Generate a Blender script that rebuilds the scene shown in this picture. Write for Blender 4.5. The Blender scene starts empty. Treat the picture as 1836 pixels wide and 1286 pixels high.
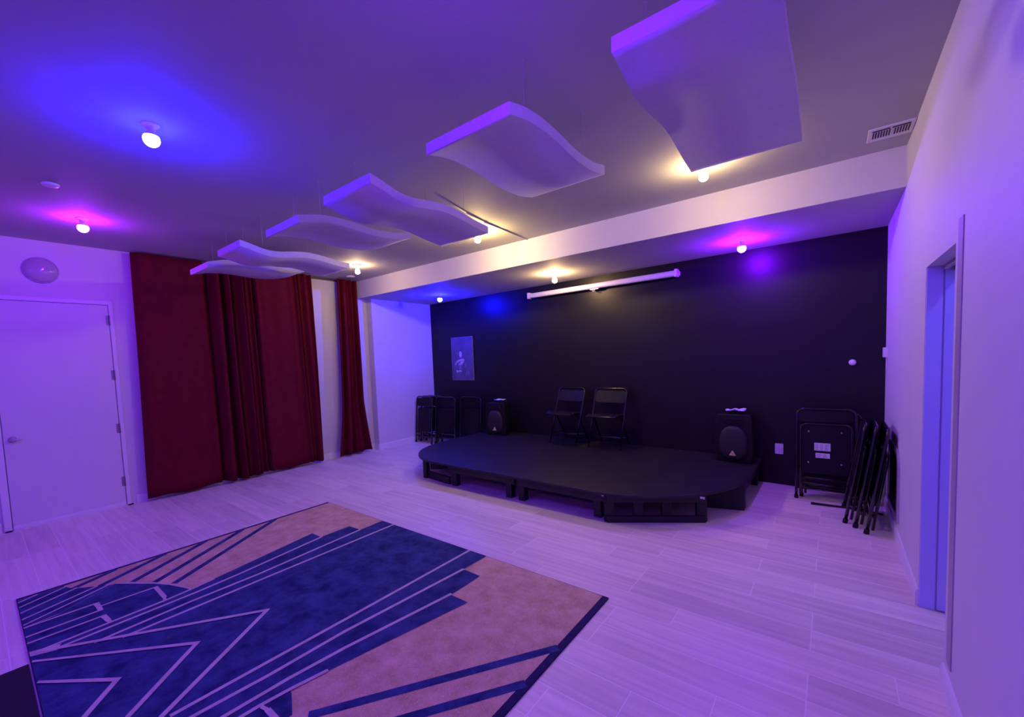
import bpy, bmesh, math, random
from mathutils import Vector, Matrix, Quaternion
random.seed(7)
sc = bpy.context.scene
C = sc.collection
PI = math.pi

# ------------------------------------------------------------------ room dimensions (metres)
H = 2.70          # main ceiling
XL = -5.944       # left wall
XR = 0.370        # right wall
XA = -5.811       # left wall of the stage alcove
YB0 = 3.896       # beam front
YP = 4.075        # pilaster return on the left wall
ZB = 2.436        # alcove ceiling
YF = -3.2         # wall behind the camera
def yb(x): return 5.08445 - 0.04167 * x      # black back wall (slightly skewed)
BW_ANG = math.atan(-0.04167)

# ------------------------------------------------------------------ materials
def mat(name, col, rough=0.6, metal=0.0, noise=0.0, nscale=20.0, emit=None, estr=0.0, bump=0.0, bscale=200.0, coat=0.0, spec=0.5, stretch=None):
    m = bpy.data.materials.new(name); m.use_nodes = True
    nt = m.node_tree; b = nt.nodes['Principled BSDF']
    b.inputs['Base Color'].default_value = (*col, 1)
    b.inputs['Roughness'].default_value = rough
    b.inputs['Metallic'].default_value = metal
    b.inputs['Specular IOR Level'].default_value = spec
    if coat: b.inputs['Coat Weight'].default_value = coat
    if emit:
        b.inputs['Emission Color'].default_value = (*emit, 1)
        b.inputs['Emission Strength'].default_value = estr
    if noise or bump:
        tc = nt.nodes.new('ShaderNodeTexCoord')
        vec = tc.outputs['Object']
        if stretch:
            mp = nt.nodes.new('ShaderNodeMapping'); mp.inputs['Scale'].default_value = stretch
            nt.links.new(vec, mp.inputs['Vector']); vec = mp.outputs['Vector']
    if noise:
        n = nt.nodes.new('ShaderNodeTexNoise'); n.inputs['Scale'].default_value = nscale
        n.inputs['Detail'].default_value = 5
        nt.links.new(vec, n.inputs['Vector'])
        r = nt.nodes.new('ShaderNodeValToRGB')
        r.color_ramp.elements[0].position = 0.3; r.color_ramp.elements[1].position = 0.7
        r.color_ramp.elements[0].color = (*[max(0, c * (1 - noise)) for c in col], 1)
        r.color_ramp.elements[1].color = (*[min(1, c * (1 + noise)) for c in col], 1)
        nt.links.new(n.outputs['Fac'], r.inputs['Fac']); nt.links.new(r.outputs['Color'], b.inputs['Base Color'])
    if bump:
        n2 = nt.nodes.new('ShaderNodeTexNoise'); n2.inputs['Scale'].default_value = bscale
        nt.links.new(vec, n2.inputs['Vector'])
        bp = nt.nodes.new('ShaderNodeBump'); bp.inputs['Strength'].default_value = bump; bp.inputs['Distance'].default_value = 0.003
        nt.links.new(n2.outputs['Fac'], bp.inputs['Height']); nt.links.new(bp.outputs['Normal'], b.inputs['Normal'])
    return m

def floor_material():
    m = bpy.data.materials.new('wood_look_tile'); m.use_nodes = True
    nt = m.node_tree; N = nt.nodes; L = nt.links; b = N['Principled BSDF']
    def math_(op, a, bb=None, clamp=False):
        n = N.new('ShaderNodeMath'); n.operation = op; n.use_clamp = clamp
        for i, v in enumerate((a, bb)):
            if v is None: continue
            if isinstance(v, (int, float)): n.inputs[i].default_value = v
            else: L.new(v, n.inputs[i])
        return n.outputs[0]
    g = N.new('ShaderNodeNewGeometry'); s = N.new('ShaderNodeSeparateXYZ'); L.new(g.outputs['Position'], s.inputs[0])
    PW, PL = 0.1765, 0.872
    yy = math_('DIVIDE', math_('ADD', s.outputs['Y'], 10 * PW - 4.09 + 40 * PW), PW)
    row = math_('FLOOR', yy); fy = math_('FRACT', yy)
    off = math_('MULTIPLY', math_('FLOOR', math_('MULTIPLY', math_('FRACT', math_('MULTIPLY', math_('SINE', math_('MULTIPLY', row, 12.9898)), 437.58)), 3.0)), 1 / 3.0)
    xx = math_('ADD', math_('DIVIDE', math_('ADD', s.outputs['X'], 20 * PL + 0.364), PL), off)
    colm = math_('FLOOR', xx); fx = math_('FRACT', xx)
    ey = math_('MULTIPLY', math_('MINIMUM', fy, math_('SUBTRACT', 1.0, fy)), PW)
    ex = math_('MULTIPLY', math_('MINIMUM', fx, math_('SUBTRACT', 1.0, fx)), PL)
    edge = math_('MINIMUM', ey, ex)
    grout = math_('SUBTRACT', 1.0, math_('DIVIDE', edge, 0.0034), True)
    cv = N.new('ShaderNodeCombineXYZ'); L.new(row, cv.inputs[0]); L.new(colm, cv.inputs[1])
    wn = N.new('ShaderNodeTexWhiteNoise'); wn.noise_dimensions = '2D'; L.new(cv.outputs[0], wn.inputs['Vector'])
    # streaky grain along each plank
    cg = N.new('ShaderNodeCombineXYZ')
    L.new(math_('ADD', math_('MULTIPLY', s.outputs['X'], 1.6), math_('MULTIPLY', wn.outputs['Value'], 37.0)), cg.inputs[0])
    L.new(math_('MULTIPLY', s.outputs['Y'], 26.0), cg.inputs[1])
    no = N.new('ShaderNodeTexNoise'); no.inputs['Scale'].default_value = 1.0; no.inputs['Detail'].default_value = 5; no.inputs['Distortion'].default_value = 0.6
    L.new(cg.outputs[0], no.inputs['Vector'])
    v = math_('ADD', math_('MULTIPLY', no.outputs['Fac'], 0.75), math_('MULTIPLY', wn.outputs['Value'], 0.25))
    r = N.new('ShaderNodeValToRGB'); r.color_ramp.elements[0].position = 0.28; r.color_ramp.elements[1].position = 0.72
    r.color_ramp.elements[0].color = (0.62, 0.55, 0.45, 1); r.color_ramp.elements[1].color = (0.86, 0.785, 0.65, 1)
    L.new(v, r.inputs['Fac'])
    mx = N.new('ShaderNodeMix'); mx.data_type = 'RGBA'; L.new(grout, mx.inputs[0]); L.new(r.outputs['Color'], mx.inputs[6])
    mx.inputs[7].default_value = (0.94, 0.89, 0.79, 1)
    L.new(mx.outputs[2], b.inputs['Base Color'])
    b.inputs['Roughness'].default_value = 0.42; b.inputs['Specular IOR Level'].default_value = 0.35
    return m

def rug_mat(name, c0, c1, scale, c2=None):
    m = bpy.data.materials.new(name); m.use_nodes = True
    nt = m.node_tree; N = nt.nodes; L = nt.links; b = N['Principled BSDF']
    tc = N.new('ShaderNodeTexCoord')
    n1 = N.new('ShaderNodeTexNoise'); n1.inputs['Scale'].default_value = scale; n1.inputs['Detail'].default_value = 6; n1.inputs['Roughness'].default_value = 0.65
    L.new(tc.outputs['Object'], n1.inputs['Vector'])
    r = N.new('ShaderNodeValToRGB'); r.color_ramp.elements[0].position = 0.33; r.color_ramp.elements[1].position = 0.68
    r.color_ramp.elements[0].color = (*c0, 1); r.color_ramp.elements[1].color = (*c1, 1)
    L.new(n1.outputs['Fac'], r.inputs['Fac'])
    out = r.outputs['Color']
    if c2:
        n3 = N.new('ShaderNodeTexNoise'); n3.inputs['Scale'].default_value = 160; n3.inputs['Detail'].default_value = 3
        L.new(tc.outputs['Object'], n3.inputs['Vector'])
        r3 = N.new('ShaderNodeValToRGB'); r3.color_ramp.elements[0].position = 0.55; r3.color_ramp.elements[1].position = 0.72
        r3.color_ramp.elements[0].color = (0, 0, 0, 1); r3.color_ramp.elements[1].color = (0.6, 0.6, 0.6, 1)
        L.new(n3.outputs['Fac'], r3.inputs['Fac'])
        mx = N.new('ShaderNodeMix'); mx.data_type = 'RGBA'; L.new(r3.outputs['Color'], mx.inputs[0]); L.new(out, mx.inputs[6]); mx.inputs[7].default_value = (*c2, 1)
        out = mx.outputs[2]
    L.new(out, b.inputs['Base Color'])
    b.inputs['Roughness'].default_value = 0.95; b.inputs['Specular IOR Level'].default_value = 0.1
    n2 = N.new('ShaderNodeTexNoise'); n2.inputs['Scale'].default_value = 350; L.new(tc.outputs['Object'], n2.inputs['Vector'])
    bp = N.new('ShaderNodeBump'); bp.inputs['Strength'].default_value = 0.35; bp.inputs['Distance'].default_value = 0.003
    L.new(n2.outputs['Fac'], bp.inputs['Height']); L.new(bp.outputs['Normal'], b.inputs['Normal'])
    return m

M = dict(
    wall=mat('white_wall_paint', (0.66, 0.66, 0.65), 0.55, noise=0.02, nscale=3, bump=0.05, bscale=180, spec=0.3),
    ceil=mat('ceiling_paint', (0.48, 0.48, 0.475), 0.75, noise=0.02, nscale=2, bump=0.08, bscale=120, spec=0.2),
    black_wall=mat('black_wall_paint', (0.0095, 0.0100, 0.0105), 0.40, noise=0.12, nscale=4, bump=0.06, bscale=160, spec=0.28),
    trimw=mat('white_trim_paint', (0.78, 0.77, 0.76), 0.35, noise=0.02, nscale=5, spec=0.4),
    strip=mat('grey_corner_strip', (0.40, 0.36, 0.38), 0.5, noise=0.05, nscale=6),
    door=mat('door_paint', (0.68, 0.68, 0.67), 0.45, noise=0.02, nscale=4, spec=0.35),
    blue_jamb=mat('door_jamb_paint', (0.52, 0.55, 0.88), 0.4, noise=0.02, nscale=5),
    steel=mat('brushed_steel', (0.66, 0.64, 0.63), 0.25, 0.55, noise=0.1, nscale=60),
    hinge=mat('dull_hinge_steel', (0.30, 0.28, 0.30), 0.4, 0.8, noise=0.1, nscale=60),
    rubber=mat('black_rubber', (0.006, 0.006, 0.007), 0.8, noise=0.2, nscale=40),
    black_metal=mat('black_gloss_metal', (0.004, 0.004, 0.005), 0.18, 0.0, noise=0.15, nscale=40, coat=0.45, spec=0.5),
    black_seat=mat('black_vinyl', (0.0045, 0.0045, 0.0058), 0.5, noise=0.2, nscale=30, bump=0.15, bscale=260, spec=0.25),
    black_plastic=mat('black_plastic', (0.0045, 0.0045, 0.006), 0.55, noise=0.2, nscale=50, bump=0.1, bscale=400, spec=0.3),
    grille=mat('dark_speaker_grille', (0.022, 0.020, 0.022), 0.6, 0.2, noise=0.25, nscale=300, bump=0.4, bscale=600),
    emblem=mat('emblem_gold', (0.85, 0.68, 0.34), 0.4, 0.1, noise=0.05, nscale=60),
    emblem_dark=mat('emblem_dark', (0.12, 0.06, 0.04), 0.5, noise=0.05, nscale=60),
    stage=mat('black_stage_paint', (0.0135, 0.012, 0.0145), 0.48, noise=0.35, nscale=5, bump=0.15, bscale=60, spec=0.4),
    stage_wood=mat('black_stained_wood', (0.008, 0.0075, 0.0085), 0.6, noise=0.3, nscale=8, bump=0.2, bscale=60, stretch=(1, 6, 6)),
    curtain=mat('crimson_velvet', (0.118, 0.0032, 0.013), 0.85, noise=0.15, nscale=12, bump=0.15, bscale=300, spec=0.15),
    rail=mat('dark_curtain_rail', (0.12, 0.10, 0.10), 0.5, 0.5, noise=0.1, nscale=30),
    panel=mat('white_acoustic_foam', (0.64, 0.64, 0.64), 0.9, noise=0.03, nscale=40, bump=0.12, bscale=300, spec=0.1),
    wire=mat('thin_steel_wire', (0.45, 0.44, 0.44), 0.5, 0.2, noise=0.1, nscale=60),
    porcelain=mat('white_porcelain', (0.80, 0.79, 0.76), 0.3, noise=0.02, nscale=30),
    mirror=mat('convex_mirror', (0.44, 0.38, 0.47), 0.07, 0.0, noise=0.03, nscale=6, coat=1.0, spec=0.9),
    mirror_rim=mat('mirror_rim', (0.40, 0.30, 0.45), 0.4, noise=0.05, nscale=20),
    screen=mat('white_screen_case', (0.80, 0.78, 0.78), 0.35, noise=0.02, nscale=12),
    paper=mat('white_sticker', (0.80, 0.79, 0.80), 0.6, noise=0.03, nscale=60),
    ink=mat('grey_print', (0.28, 0.27, 0.30), 0.7, noise=0.1, nscale=60),
    white_plastic=mat('white_plastic', (0.80, 0.79, 0.78), 0.4, noise=0.02, nscale=30),
    slot=mat('dark_slot', (0.03, 0.03, 0.035), 0.7, noise=0.1, nscale=40),
    poster_bg=mat('poster_slate', (0.11, 0.10, 0.14), 0.55, noise=0.25, nscale=5),
    poster_edge=mat('poster_edge_grey', (0.16, 0.15, 0.18), 0.6, noise=0.1, nscale=9),
    poster_pale=mat('poster_pale', (0.55, 0.48, 0.52), 0.6, noise=0.3, nscale=25),
    poster_mid=mat('poster_mid', (0.19, 0.165, 0.21), 0.6, noise=0.35, nscale=25),
    poster_dark=mat('poster_dark', (0.075, 0.066, 0.098), 0.6, noise=0.2, nscale=25),
    poster_red=mat('poster_wine', (0.22, 0.05, 0.10), 0.6, noise=0.2, nscale=25),
    greyframe=mat('grey_tube', (0.48, 0.46, 0.50), 0.3, 0.7, noise=0.06, nscale=30),
    maroon=mat('dark_panel', (0.02, 0.011, 0.016), 0.5, spec=0.15, noise=0.2, nscale=15),
    cloth=mat('pale_cloth', (0.62, 0.60, 0.64), 0.7, noise=0.15, nscale=60),
    mat_black=mat('black_mat', (0.006, 0.0055, 0.009), 0.8, noise=0.25, nscale=50, bump=0.2, bscale=300),
    navy=rug_mat('rug_navy', (0.016, 0.025, 0.083), (0.055, 0.084, 0.190), 8),
    tan=rug_mat('rug_tan', (0.47, 0.34, 0.15), (0.70, 0.53, 0.29), 9, (0.80, 0.68, 0.50)),
    cream=rug_mat('rug_cream', (0.50, 0.45, 0.34), (0.62, 0.55, 0.44), 12),
    bind=rug_mat('rug_edge', (0.022, 0.020, 0.06), (0.035, 0.03, 0.08), 20),
    floor=floor_material(),
)

# ------------------------------------------------------------------ mesh builder
class MB:
    def __init__(s): s.v = []; s.f = []; s.mi = []; s.cur = 0; s.sm = []; s.smooth = False
    def _add(s, vs, fs):
        o = len(s.v); s.v += [tuple(v) for v in vs]
        for f in fs: s.f.append(tuple(i + o for i in f)); s.mi.append(s.cur); s.sm.append(s.smooth)
        return s
    def quad(s, *p): return s._add(p, [tuple(range(len(p)))])
    def box(s, x0, x1, y0, y1, z0, z1, T=None):
        vs = [Vector((x, y, z)) for x in (x0, x1) for y in (y0, y1) for z in (z0, z1)]
        if T: vs = [T @ v for v in vs]
        return s._add(vs, [(0, 1, 3, 2), (4, 6, 7, 5), (0, 4, 5, 1), (2, 3, 7, 6), (0, 2, 6, 4), (1, 5, 7, 3)])
    def tube(s, pts, r, n=10, closed=False, caps=True):
        pts = [Vector(p) for p in pts]; k = len(pts); rings = []; old = s.smooth; s.smooth = True
        rr = r if isinstance(r, (list, tuple)) else [r] * k
        ref = None
        for i, p in enumerate(pts):
            if closed: t = pts[(i + 1) % k] - pts[i - 1]
            else: t = pts[min(i + 1, k - 1)] - pts[max(i - 1, 0)]
            t.normalize()
            if ref is None:
                ref = Vector((0, 0, 1)) if abs(t.z) < .9 else Vector((1, 0, 0))
            u = ref - t * ref.dot(t)
            if u.length < 1e-6: u = t.orthogonal()
            u.normalize(); w = t.cross(u); ref = u
            rings.append([p + (u * math.cos(a) + w * math.sin(a)) * rr[i] for a in [2 * PI * j / n for j in range(n)]])
        vs = [v for ring in rings for v in ring]; fs = []
        for i in range(k if closed else k - 1):
            i2 = (i + 1) % k
            for j in range(n):
                j2 = (j + 1) % n
                fs.append((i * n + j, i * n + j2, i2 * n + j2, i2 * n + j))
        if not closed and caps: fs += [tuple(range(n))[::-1], tuple((k - 1) * n + j for j in range(n))]
        s._add(vs, fs); s.smooth = old; return s
    def lathe(s, prof, n=24, T=None, cap0=True, cap1=True):
        """prof: list of (r, z) about local z"""
        old = s.smooth; s.smooth = True
        vs = []; fs = []; k = len(prof)
        for r, z in prof:
            for j in range(n):
                a = 2 * PI * j / n; vs.append(Vector((r * math.cos(a), r * math.sin(a), z)))
        if T: vs = [T @ v for v in vs]
        for i in range(k - 1):
            for j in range(n):
                j2 = (j + 1) % n; fs.append((i * n + j, i * n + j2, (i + 1) * n + j2, (i + 1) * n + j))
        if cap0: fs.append(tuple(range(n))[::-1])
        if cap1: fs.append(tuple((k - 1) * n + j for j in range(n)))
        s._add(vs, fs); s.smooth = old; return s
    def prism(s, outline, y0, y1, axis='y', T=None):
        """closed outline (a,b) extruded: axis y -> (a,y,b); axis z -> (a,b,z); axis x -> (x,a,b)"""
        n = len(outline)
        def mk(a, b, t):
            return Vector((a, t, b)) if axis == 'y' else Vector((a, b, t)) if axis == 'z' else Vector((t, a, b))
        vs = [mk(a, b, y0) for a, b in outline] + [mk(a, b, y1) for a, b in outline]
        if T: vs = [T @ v for v in vs]
        fs = [tuple(range(n)), tuple(range(2 * n - 1, n - 1, -1))]
        for i in range(n): j = (i + 1) % n; fs.append((i, i + n, j + n, j))
        return s._add(vs, fs)
    def build(s, name, mats, parent=None, bevel=0.0, loc=None, solid=0.0, recalc=True, subsurf=0):
        me = bpy.data.meshes.new(name)
        me.from_pydata(s.v, [], s.f)
        if not isinstance(mats, (list, tuple)): mats = [mats]
        for m in mats: me.materials.append(m)
        for p, i, sm in zip(me.polygons, s.mi, s.sm): p.material_index = i; p.use_smooth = sm
        if recalc:
            bm = bmesh.new(); bm.from_mesh(me); bmesh.ops.recalc_face_normals(bm, faces=bm.faces); bm.to_mesh(me); bm.free()
        o = bpy.data.objects.new(name, me); C.objects.link(o)
        if parent: o.parent = parent
        if loc: o.location = loc
        if solid:
            md = o.modifiers.new('thickness', 'SOLIDIFY'); md.thickness = solid; md.offset = 0
        if bevel:
            md = o.modifiers.new('bevel', 'BEVEL'); md.width = bevel; md.segments = 2; md.limit_method = 'ANGLE'; md.angle_limit = math.radians(40)
        if subsurf:
            md = o.modifiers.new('subd', 'SUBSURF'); md.levels = subsurf; md.render_levels = subsurf
        return o

def thing(name, label, cat, loc=(0, 0, 0), rz=0.0, group=None, rot=None):
    o = bpy.data.objects.new(name, None); C.objects.link(o); o.empty_display_size = 0.1
    o.location = loc; o.rotation_euler = rot if rot else (0, 0, rz)
    o['label'] = label; o['category'] = cat
    if group: o['group'] = group
    return o
def tag(o, label, cat, group=None, kind=None):
    if label: o['label'] = label
    if cat: o['category'] = cat
    if group: o['group'] = group
    if kind: o['kind'] = kind
    return o
def struct(o, label=None):
    o['kind'] = 'structure'
    if label: o['label'] = label
    return o
def dup(root, loc, rot, label, group=None):
    r = root.copy(); C.objects.link(r); r.location = loc; r.rotation_euler = rot; r['label'] = label
    if group: r['group'] = group
    for ch in list(root.children):
        c = ch.copy(); C.objects.link(c); c.parent = r
        for g in ch.children:
            d = g.copy(); C.objects.link(d); d.parent = c
    return r
def arc(cx, cy, r, a0, a1, n):
    return [(cx + r * math.cos(math.radians(a0 + (a1 - a0) * i / n)), cy + r * math.sin(math.radians(a0 + (a1 - a0) * i / n))) for i in range(n + 1)]
def rrect(x0, x1, y0, y1, r, n=6):
    return arc(x1 - r, y1 - r, r, 0, 90, n) + arc(x0 + r, y1 - r, r, 90, 180, n) + arc(x0 + r, y0 + r, r, 180, 270, n) + arc(x1 - r, y0 + r, r, 270, 360, n)

# ------------------------------------------------------------------ setting
OY0, OY1, OZ = 2.392, 3.058, 1.790      # opening in the right wall
TH = 0.15
b = MB(); b.box(XL - TH, 1.6, YF - TH, 5.6, -0.08, 0); struct(b.build('floor', M['floor']), 'pale wood-look plank tile floor')
b = MB(); b.box(XL - TH, 1.6, YF - TH, YB0, H, H + .12); b.box(XL - TH, 1.6, YB0 + .012, 5.6, ZB, H + .12)
struct(b.build('ceiling', M['ceil']), 'plain painted ceiling with lower soffit above the stage')
b = MB(); b.box(XL, XR, YB0, YB0 + .012, ZB - .0005, H + .1); struct(b.build('trim_1', M['wall']), 'pale beam running across the room above the stage front')
b = MB(); b.box(XL - TH, XL, YF - TH, YP, 0, H); b.box(XL - TH, XA, YP, 5.6, 0, ZB)
struct(b.build('wall_left', M['wall']), 'white left wall with door and curtains')
b = MB()
b.box(XR, XR + TH, OY1, 5.6, 0, H); b.box(XR, XR + TH, YF - TH, OY0, 0, H); b.box(XR, XR + TH, OY0, OY1, OZ, H)
struct(b.build('wall_right', M['wall']), 'white right wall with an open doorway')
b = MB(); x0, x1 = XA - .1, XR + .1
b.prism([(x0, yb(x0)), (x1, yb(x1)), (x1, yb(x1) + .15), (x0, yb(x0) + .15)], 0, ZB + .05, 'z')
struct(b.build('wall_back', M['black_wall']), 'black back wall behind the stage')
b = MB(); b.box(XL, XR, YF - TH, YF, 0, H); struct(b.build('wall_front', M['wall']), 'white wall behind the viewer')
# small room beyond the doorway
b = MB(); b.box(1.45, 1.6, 1.5, 4.0, 0, H); b.box(XR + TH, 1.6, 1.35, 1.5, 0, H); b.box(XR + TH, 1.6, 4.0, 4.15, 0, H)
struct(b.build('wall_hall', M['wall']), 'wall of the small hall beyond the doorway')
# doorway: jamb lining, head, stop and the door folded back beyond it
d = bpy.data.objects.new('door_2', None); C.objects.link(d); struct(d, 'open doorway in the right wall with pale jamb')
b = MB(); b.box(XR + .002, XR + .062, OY1 - .010, OY1 + .001, 0, OZ)
b.build('jamb', M['blue_jamb'], d, bevel=.002)
b = MB(); b.box(XR + .068, XR + .30, OY1 - .012, OY1 + .001, 0.006, OZ - .012)
b.box(XR + .30, XR + 1.0, OY1 - .012, OY1 + .03, 0.006, OZ + .2)
b.build('door_panel', M['blue_jamb'], d, bevel=.002)
b = MB(); b.box(XR + .062, XR + .078, OY0, OY1 - .012, OZ - .022, OZ + .001); b.box(XR + .095, XR + .115, OY0, OY1 - .012, OZ - .03, OZ + .001)
b.build('head_track', M['strip'], d, bevel=.002)
# corner strip on the near edge of the opening
b = MB(); b.box(XR - .004, XR + .001, 2.262, 2.334, .135, 1.868); struct(b.build('trim_2', M['strip'], bevel=.001), 'darker upright strip beside the doorway')
# baseboards
def base_prof(): return [(0, 0), (.012, 0), (.012, .075), (.007, .09), (0, .092)]
def baseboard(name, pts, label):
    b = MB()
    for (ax, ay), (bx, by) in pts:
        dv = Vector((bx - ax, by - ay, 0)); L = dv.length; dv.normalize(); nrm = Vector((-dv.y, dv.x, 0))
        T = Matrix(((dv.x, nrm.x, 0, ax), (dv.y, nrm.y, 0, ay), (0, 0, 1, 0), (0, 0, 0, 1)))
        b.prism(base_prof(), 0, L, 'x', T)
    return struct(b.build(name, M['trimw']), label)
baseboard('baseboard_left', [((XL, 1.0), (XL, YF)), ((XL, YP), (XL, 1.045)), ((XA, YP), (XL, YP)), ((XA, 5.3), (XA, YP))][1:] + [((XL, .1), (XL, YF))], 'white baseboard along the left wall')
baseboard('baseboard_right', [((XR, OY1 + .002), (XR, 5.06)), ((XR, YF), (XR, OY0)), ((XR, OY0), (XR + .14, OY0))], 'white baseboard along the right wall')

# left door
d = bpy.data.objects.new('door_1', None); C.objects.link(d); struct(d, 'plain closed white door in the left wall'); d.location = (XL, .56, 0)
DY0, DY1, DZ = .168 - .56, .960 - .56, 2.118
b = MB(); b.box(.001, .012, DY0, DY1, .045, DZ); b.build('door_panel', M['door'], d, bevel=.003)
b = MB()
for y0, y1, z0, z1 in ((DY1 + .006, DY1 + .042, 0, DZ + .045), (DY0 - .055, DY0 - .006, 0, DZ + .045), (DY0 - .006, DY1 + .006, DZ + .006, DZ + .045)):
    b.box(.001, .016, y0, y1, z0, z1)
b.build('door_frame', M['trimw'], d, bevel=.004)
b = MB(); b.box(.0005, .004, DY0 - .006, DY1 + .006, .03, DZ + .006); b.build('gap_shadow', M['hinge'], d)  # dark sheet standing in for the shade in the gap around the door
b = MB(); b.box(.001, .020, DY0, DY1 - .002, .012, .046); b.build('door_sweep', M['trimw'], d, bevel=.004)
b = MB(); b.box(.001, .035, DY0, DY1, 0, .012); b.build('threshold', M['trimw'], d, bevel=.003)
for z in (1.964, 1.396, .834, .265):
    b = MB(); b.tube([(.016, DY1 + .004, z - .05), (.016, DY1 + .004, z + .05)], .007, 10); b.box(.001, .013, DY1 - .022, DY1 + .004, z - .05, z + .05)
    b.build('hinge', M['hinge'], d)
b = MB(); hz, hy = .842, DY0 + .055
T = Matrix.Translation((.012, hy, hz)) @ Matrix.Rotation(PI / 2, 4, 'Y')
b.lathe([(.030, 0), (.030, .006), (.012, .010), (.011, .045), (.016, .05)], 20, T)
b.tube([(.055, hy - .008, hz), (.058, hy + .015, hz), (.055, hy + .045, hz + .001), (.052, hy + .058, hz + .002)], [.012, .012, .010, .008], 10)
b.build('door_handle', M['steel'], d)
for y in (DY1 + .012, DY0 - .05):
    b = MB(); b.box(.001, .032, y, y + .042, 0, .010); b.build('jamb_foot_shadow', M['rubber'], d)  # black blocks standing in for the shadow at the foot of the jambs

# ------------------------------------------------------------------ ceiling bulbs (the room's lamps)
def bulb_mat(name, col, strength):
    m = bpy.data.materials.new(name); m.use_nodes = True
    nt = m.node_tree; nt.nodes.clear()
    e = nt.nodes.new('ShaderNodeEmission'); e.inputs['Color'].default_value = (*col, 1); e.inputs['Strength'].default_value = strength
    o = nt.nodes.new('ShaderNodeOutputMaterial'); nt.links.new(e.outputs[0], o.inputs[0])
    return m
RGB = dict(
    blue_main=(3, 4, 1080), magenta_main=(120, 3, 350), violet_main=(98, 4, 760),
    warm_left=(200, 132, 68), warm_mid=(660, 450, 155), warm_right=(280, 192, 84),
    stage_blue=(5, 6, 1800), stage_warm=(450, 280, 120), stage_violet=(210, 3, 1150),
    rear_left=(12, 3, 420), rear_mid=(330, 40, 950), rear_right=(165, 20, 800),
    hall=(95, 80, 420),  # added lamp, out of view
)
BL = {}
for k_, c_ in RGB.items():
    m_ = max(c_); BL[k_] = bulb_mat('glow_' + k_, tuple(v / m_ for v in c_), m_)

def bulb(x, y, zc, kind, label, group=None):
    dome = 'warm' not in kind
    t = thing('ceiling_bulb', label, 'light bulb', (x, y, zc), 0, group)
    b = MB(); b.lathe([(.040, 0), (.040, -.004), (.034, -.010), (.020, -.016), (.018, -.030), (.014, -.031)] if dome else [(.058, 0), (.058, -.006), (.050, -.016), (.026, -.024), (.021, -.046), (.017, -.048)], 24); b.build('lampholder', M['porcelain'], t)
    prof = [(.013, -.046), (.0145, -.052), (.020, -.062), (.0265, -.075), (.0300, -.088), (.0295, -.100), (.025, -.110), (.017, -.117), (.007, -.1205)]
    if dome:      # smart globe bulb: short white collar, glowing globe below it
        b = MB(); b.lathe([(.0135, -.030), (.0150, -.036), (.0255, -.0475), (.0335, -.0590)], 20, cap1=False); b.build('collar', M['porcelain'], t)
        R_ = .0375; zc_ = -.0755
        prof = [(R_ * math.cos(a), zc_ + R_ * math.sin(a)) for a in [math.radians(26 - 115 * i / 11) for i in range(12)]]
        b = MB(); b.lathe(prof, 22); b.build('bulb', BL[kind], t)
    else:
        b = MB(); b.lathe(prof, 16); b.build('bulb', BL[kind], t)
    return t
bulb(-2.81, .69, H, 'blue_main', 'glowing blue bulb on the main ceiling before the wavy panels')
bulb(-4.89, .69, H, 'magenta_main', 'glowing magenta bulb on the main ceiling above the white door')
bulb(-.72, .69, H, 'violet_main', 'violet ceiling bulb nearest the right wall, outside the picture')
bulb(-4.89, 3.25, H, 'warm_left', 'warm white bulb on the ceiling above the narrow curtain')
bulb(-2.82, 3.27, H, 'warm_mid', 'warm white bulb at the far corner of the third wavy panel')
bulb(-.715, 3.24, H, 'warm_right', 'warm white bulb behind the far edge of the largest wavy panel')
bulb(-4.83, 4.64, ZB, 'stage_blue', 'blue bulb over the left end of the stage')
bulb(-2.72, 4.58, ZB, 'stage_warm', 'warm white bulb above the rolled projector screen')
bulb(-.69, 4.62, ZB, 'stage_violet', 'violet bulb over the right end of the stage')
bulb(-4.89, -1.87, H, 'rear_left', 'blue ceiling bulb in the row behind the viewer, left end')
bulb(-2.81, -1.87, H, 'rear_mid', 'magenta ceiling bulb in the row behind the viewer, middle')
bulb(-.72, -1.87, H, 'rear_right', 'blue ceiling bulb in the row behind the viewer, right end')

bulb(1.02, 2.30, H, 'hall', 'added unseen blue bulb in the small hall, lighting the doorway jamb')  # added lamp, throws blue light on the doorway jamb

# ------------------------------------------------------------------ hanging wave panels
def interp(tab, t):
    n = len(tab)
    for i in range(n - 1):
        if t <= tab[i + 1][0] or i == n - 2:
            p0 = tab[max(i - 1, 0)]; p1 = tab[i]; p2 = tab[i + 1]; p3 = tab[min(i + 2, n - 1)]
            u = (t - p1[0]) / (p2[0] - p1[0]); h = p2[0] - p1[0]
            m1 = (p2[1] - p0[1]) / max(p2[0] - p0[0], 1e-6) * h; m2 = (p3[1] - p1[1]) / max(p3[0] - p1[0], 1e-6) * h
            return ((2 * u ** 3 - 3 * u * u + 1) * p1[1] + (u ** 3 - 2 * u * u + u) * m1 + (-2 * u ** 3 + 3 * u * u) * p2[1] + (u ** 3 - u * u) * m2)
UP = [(0, 0), (.15, .028), (.30, .034), (.45, .025), (.58, .010), (.70, .006), (.85, .014), (1, .042)]
DN = [(0, 0), (.08, -.018), (.19, -.047), (.30, -.053), (.45, -.033), (.57, -.024), (.70, -.034), (.86, -.058), (1, -.071)]
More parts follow.
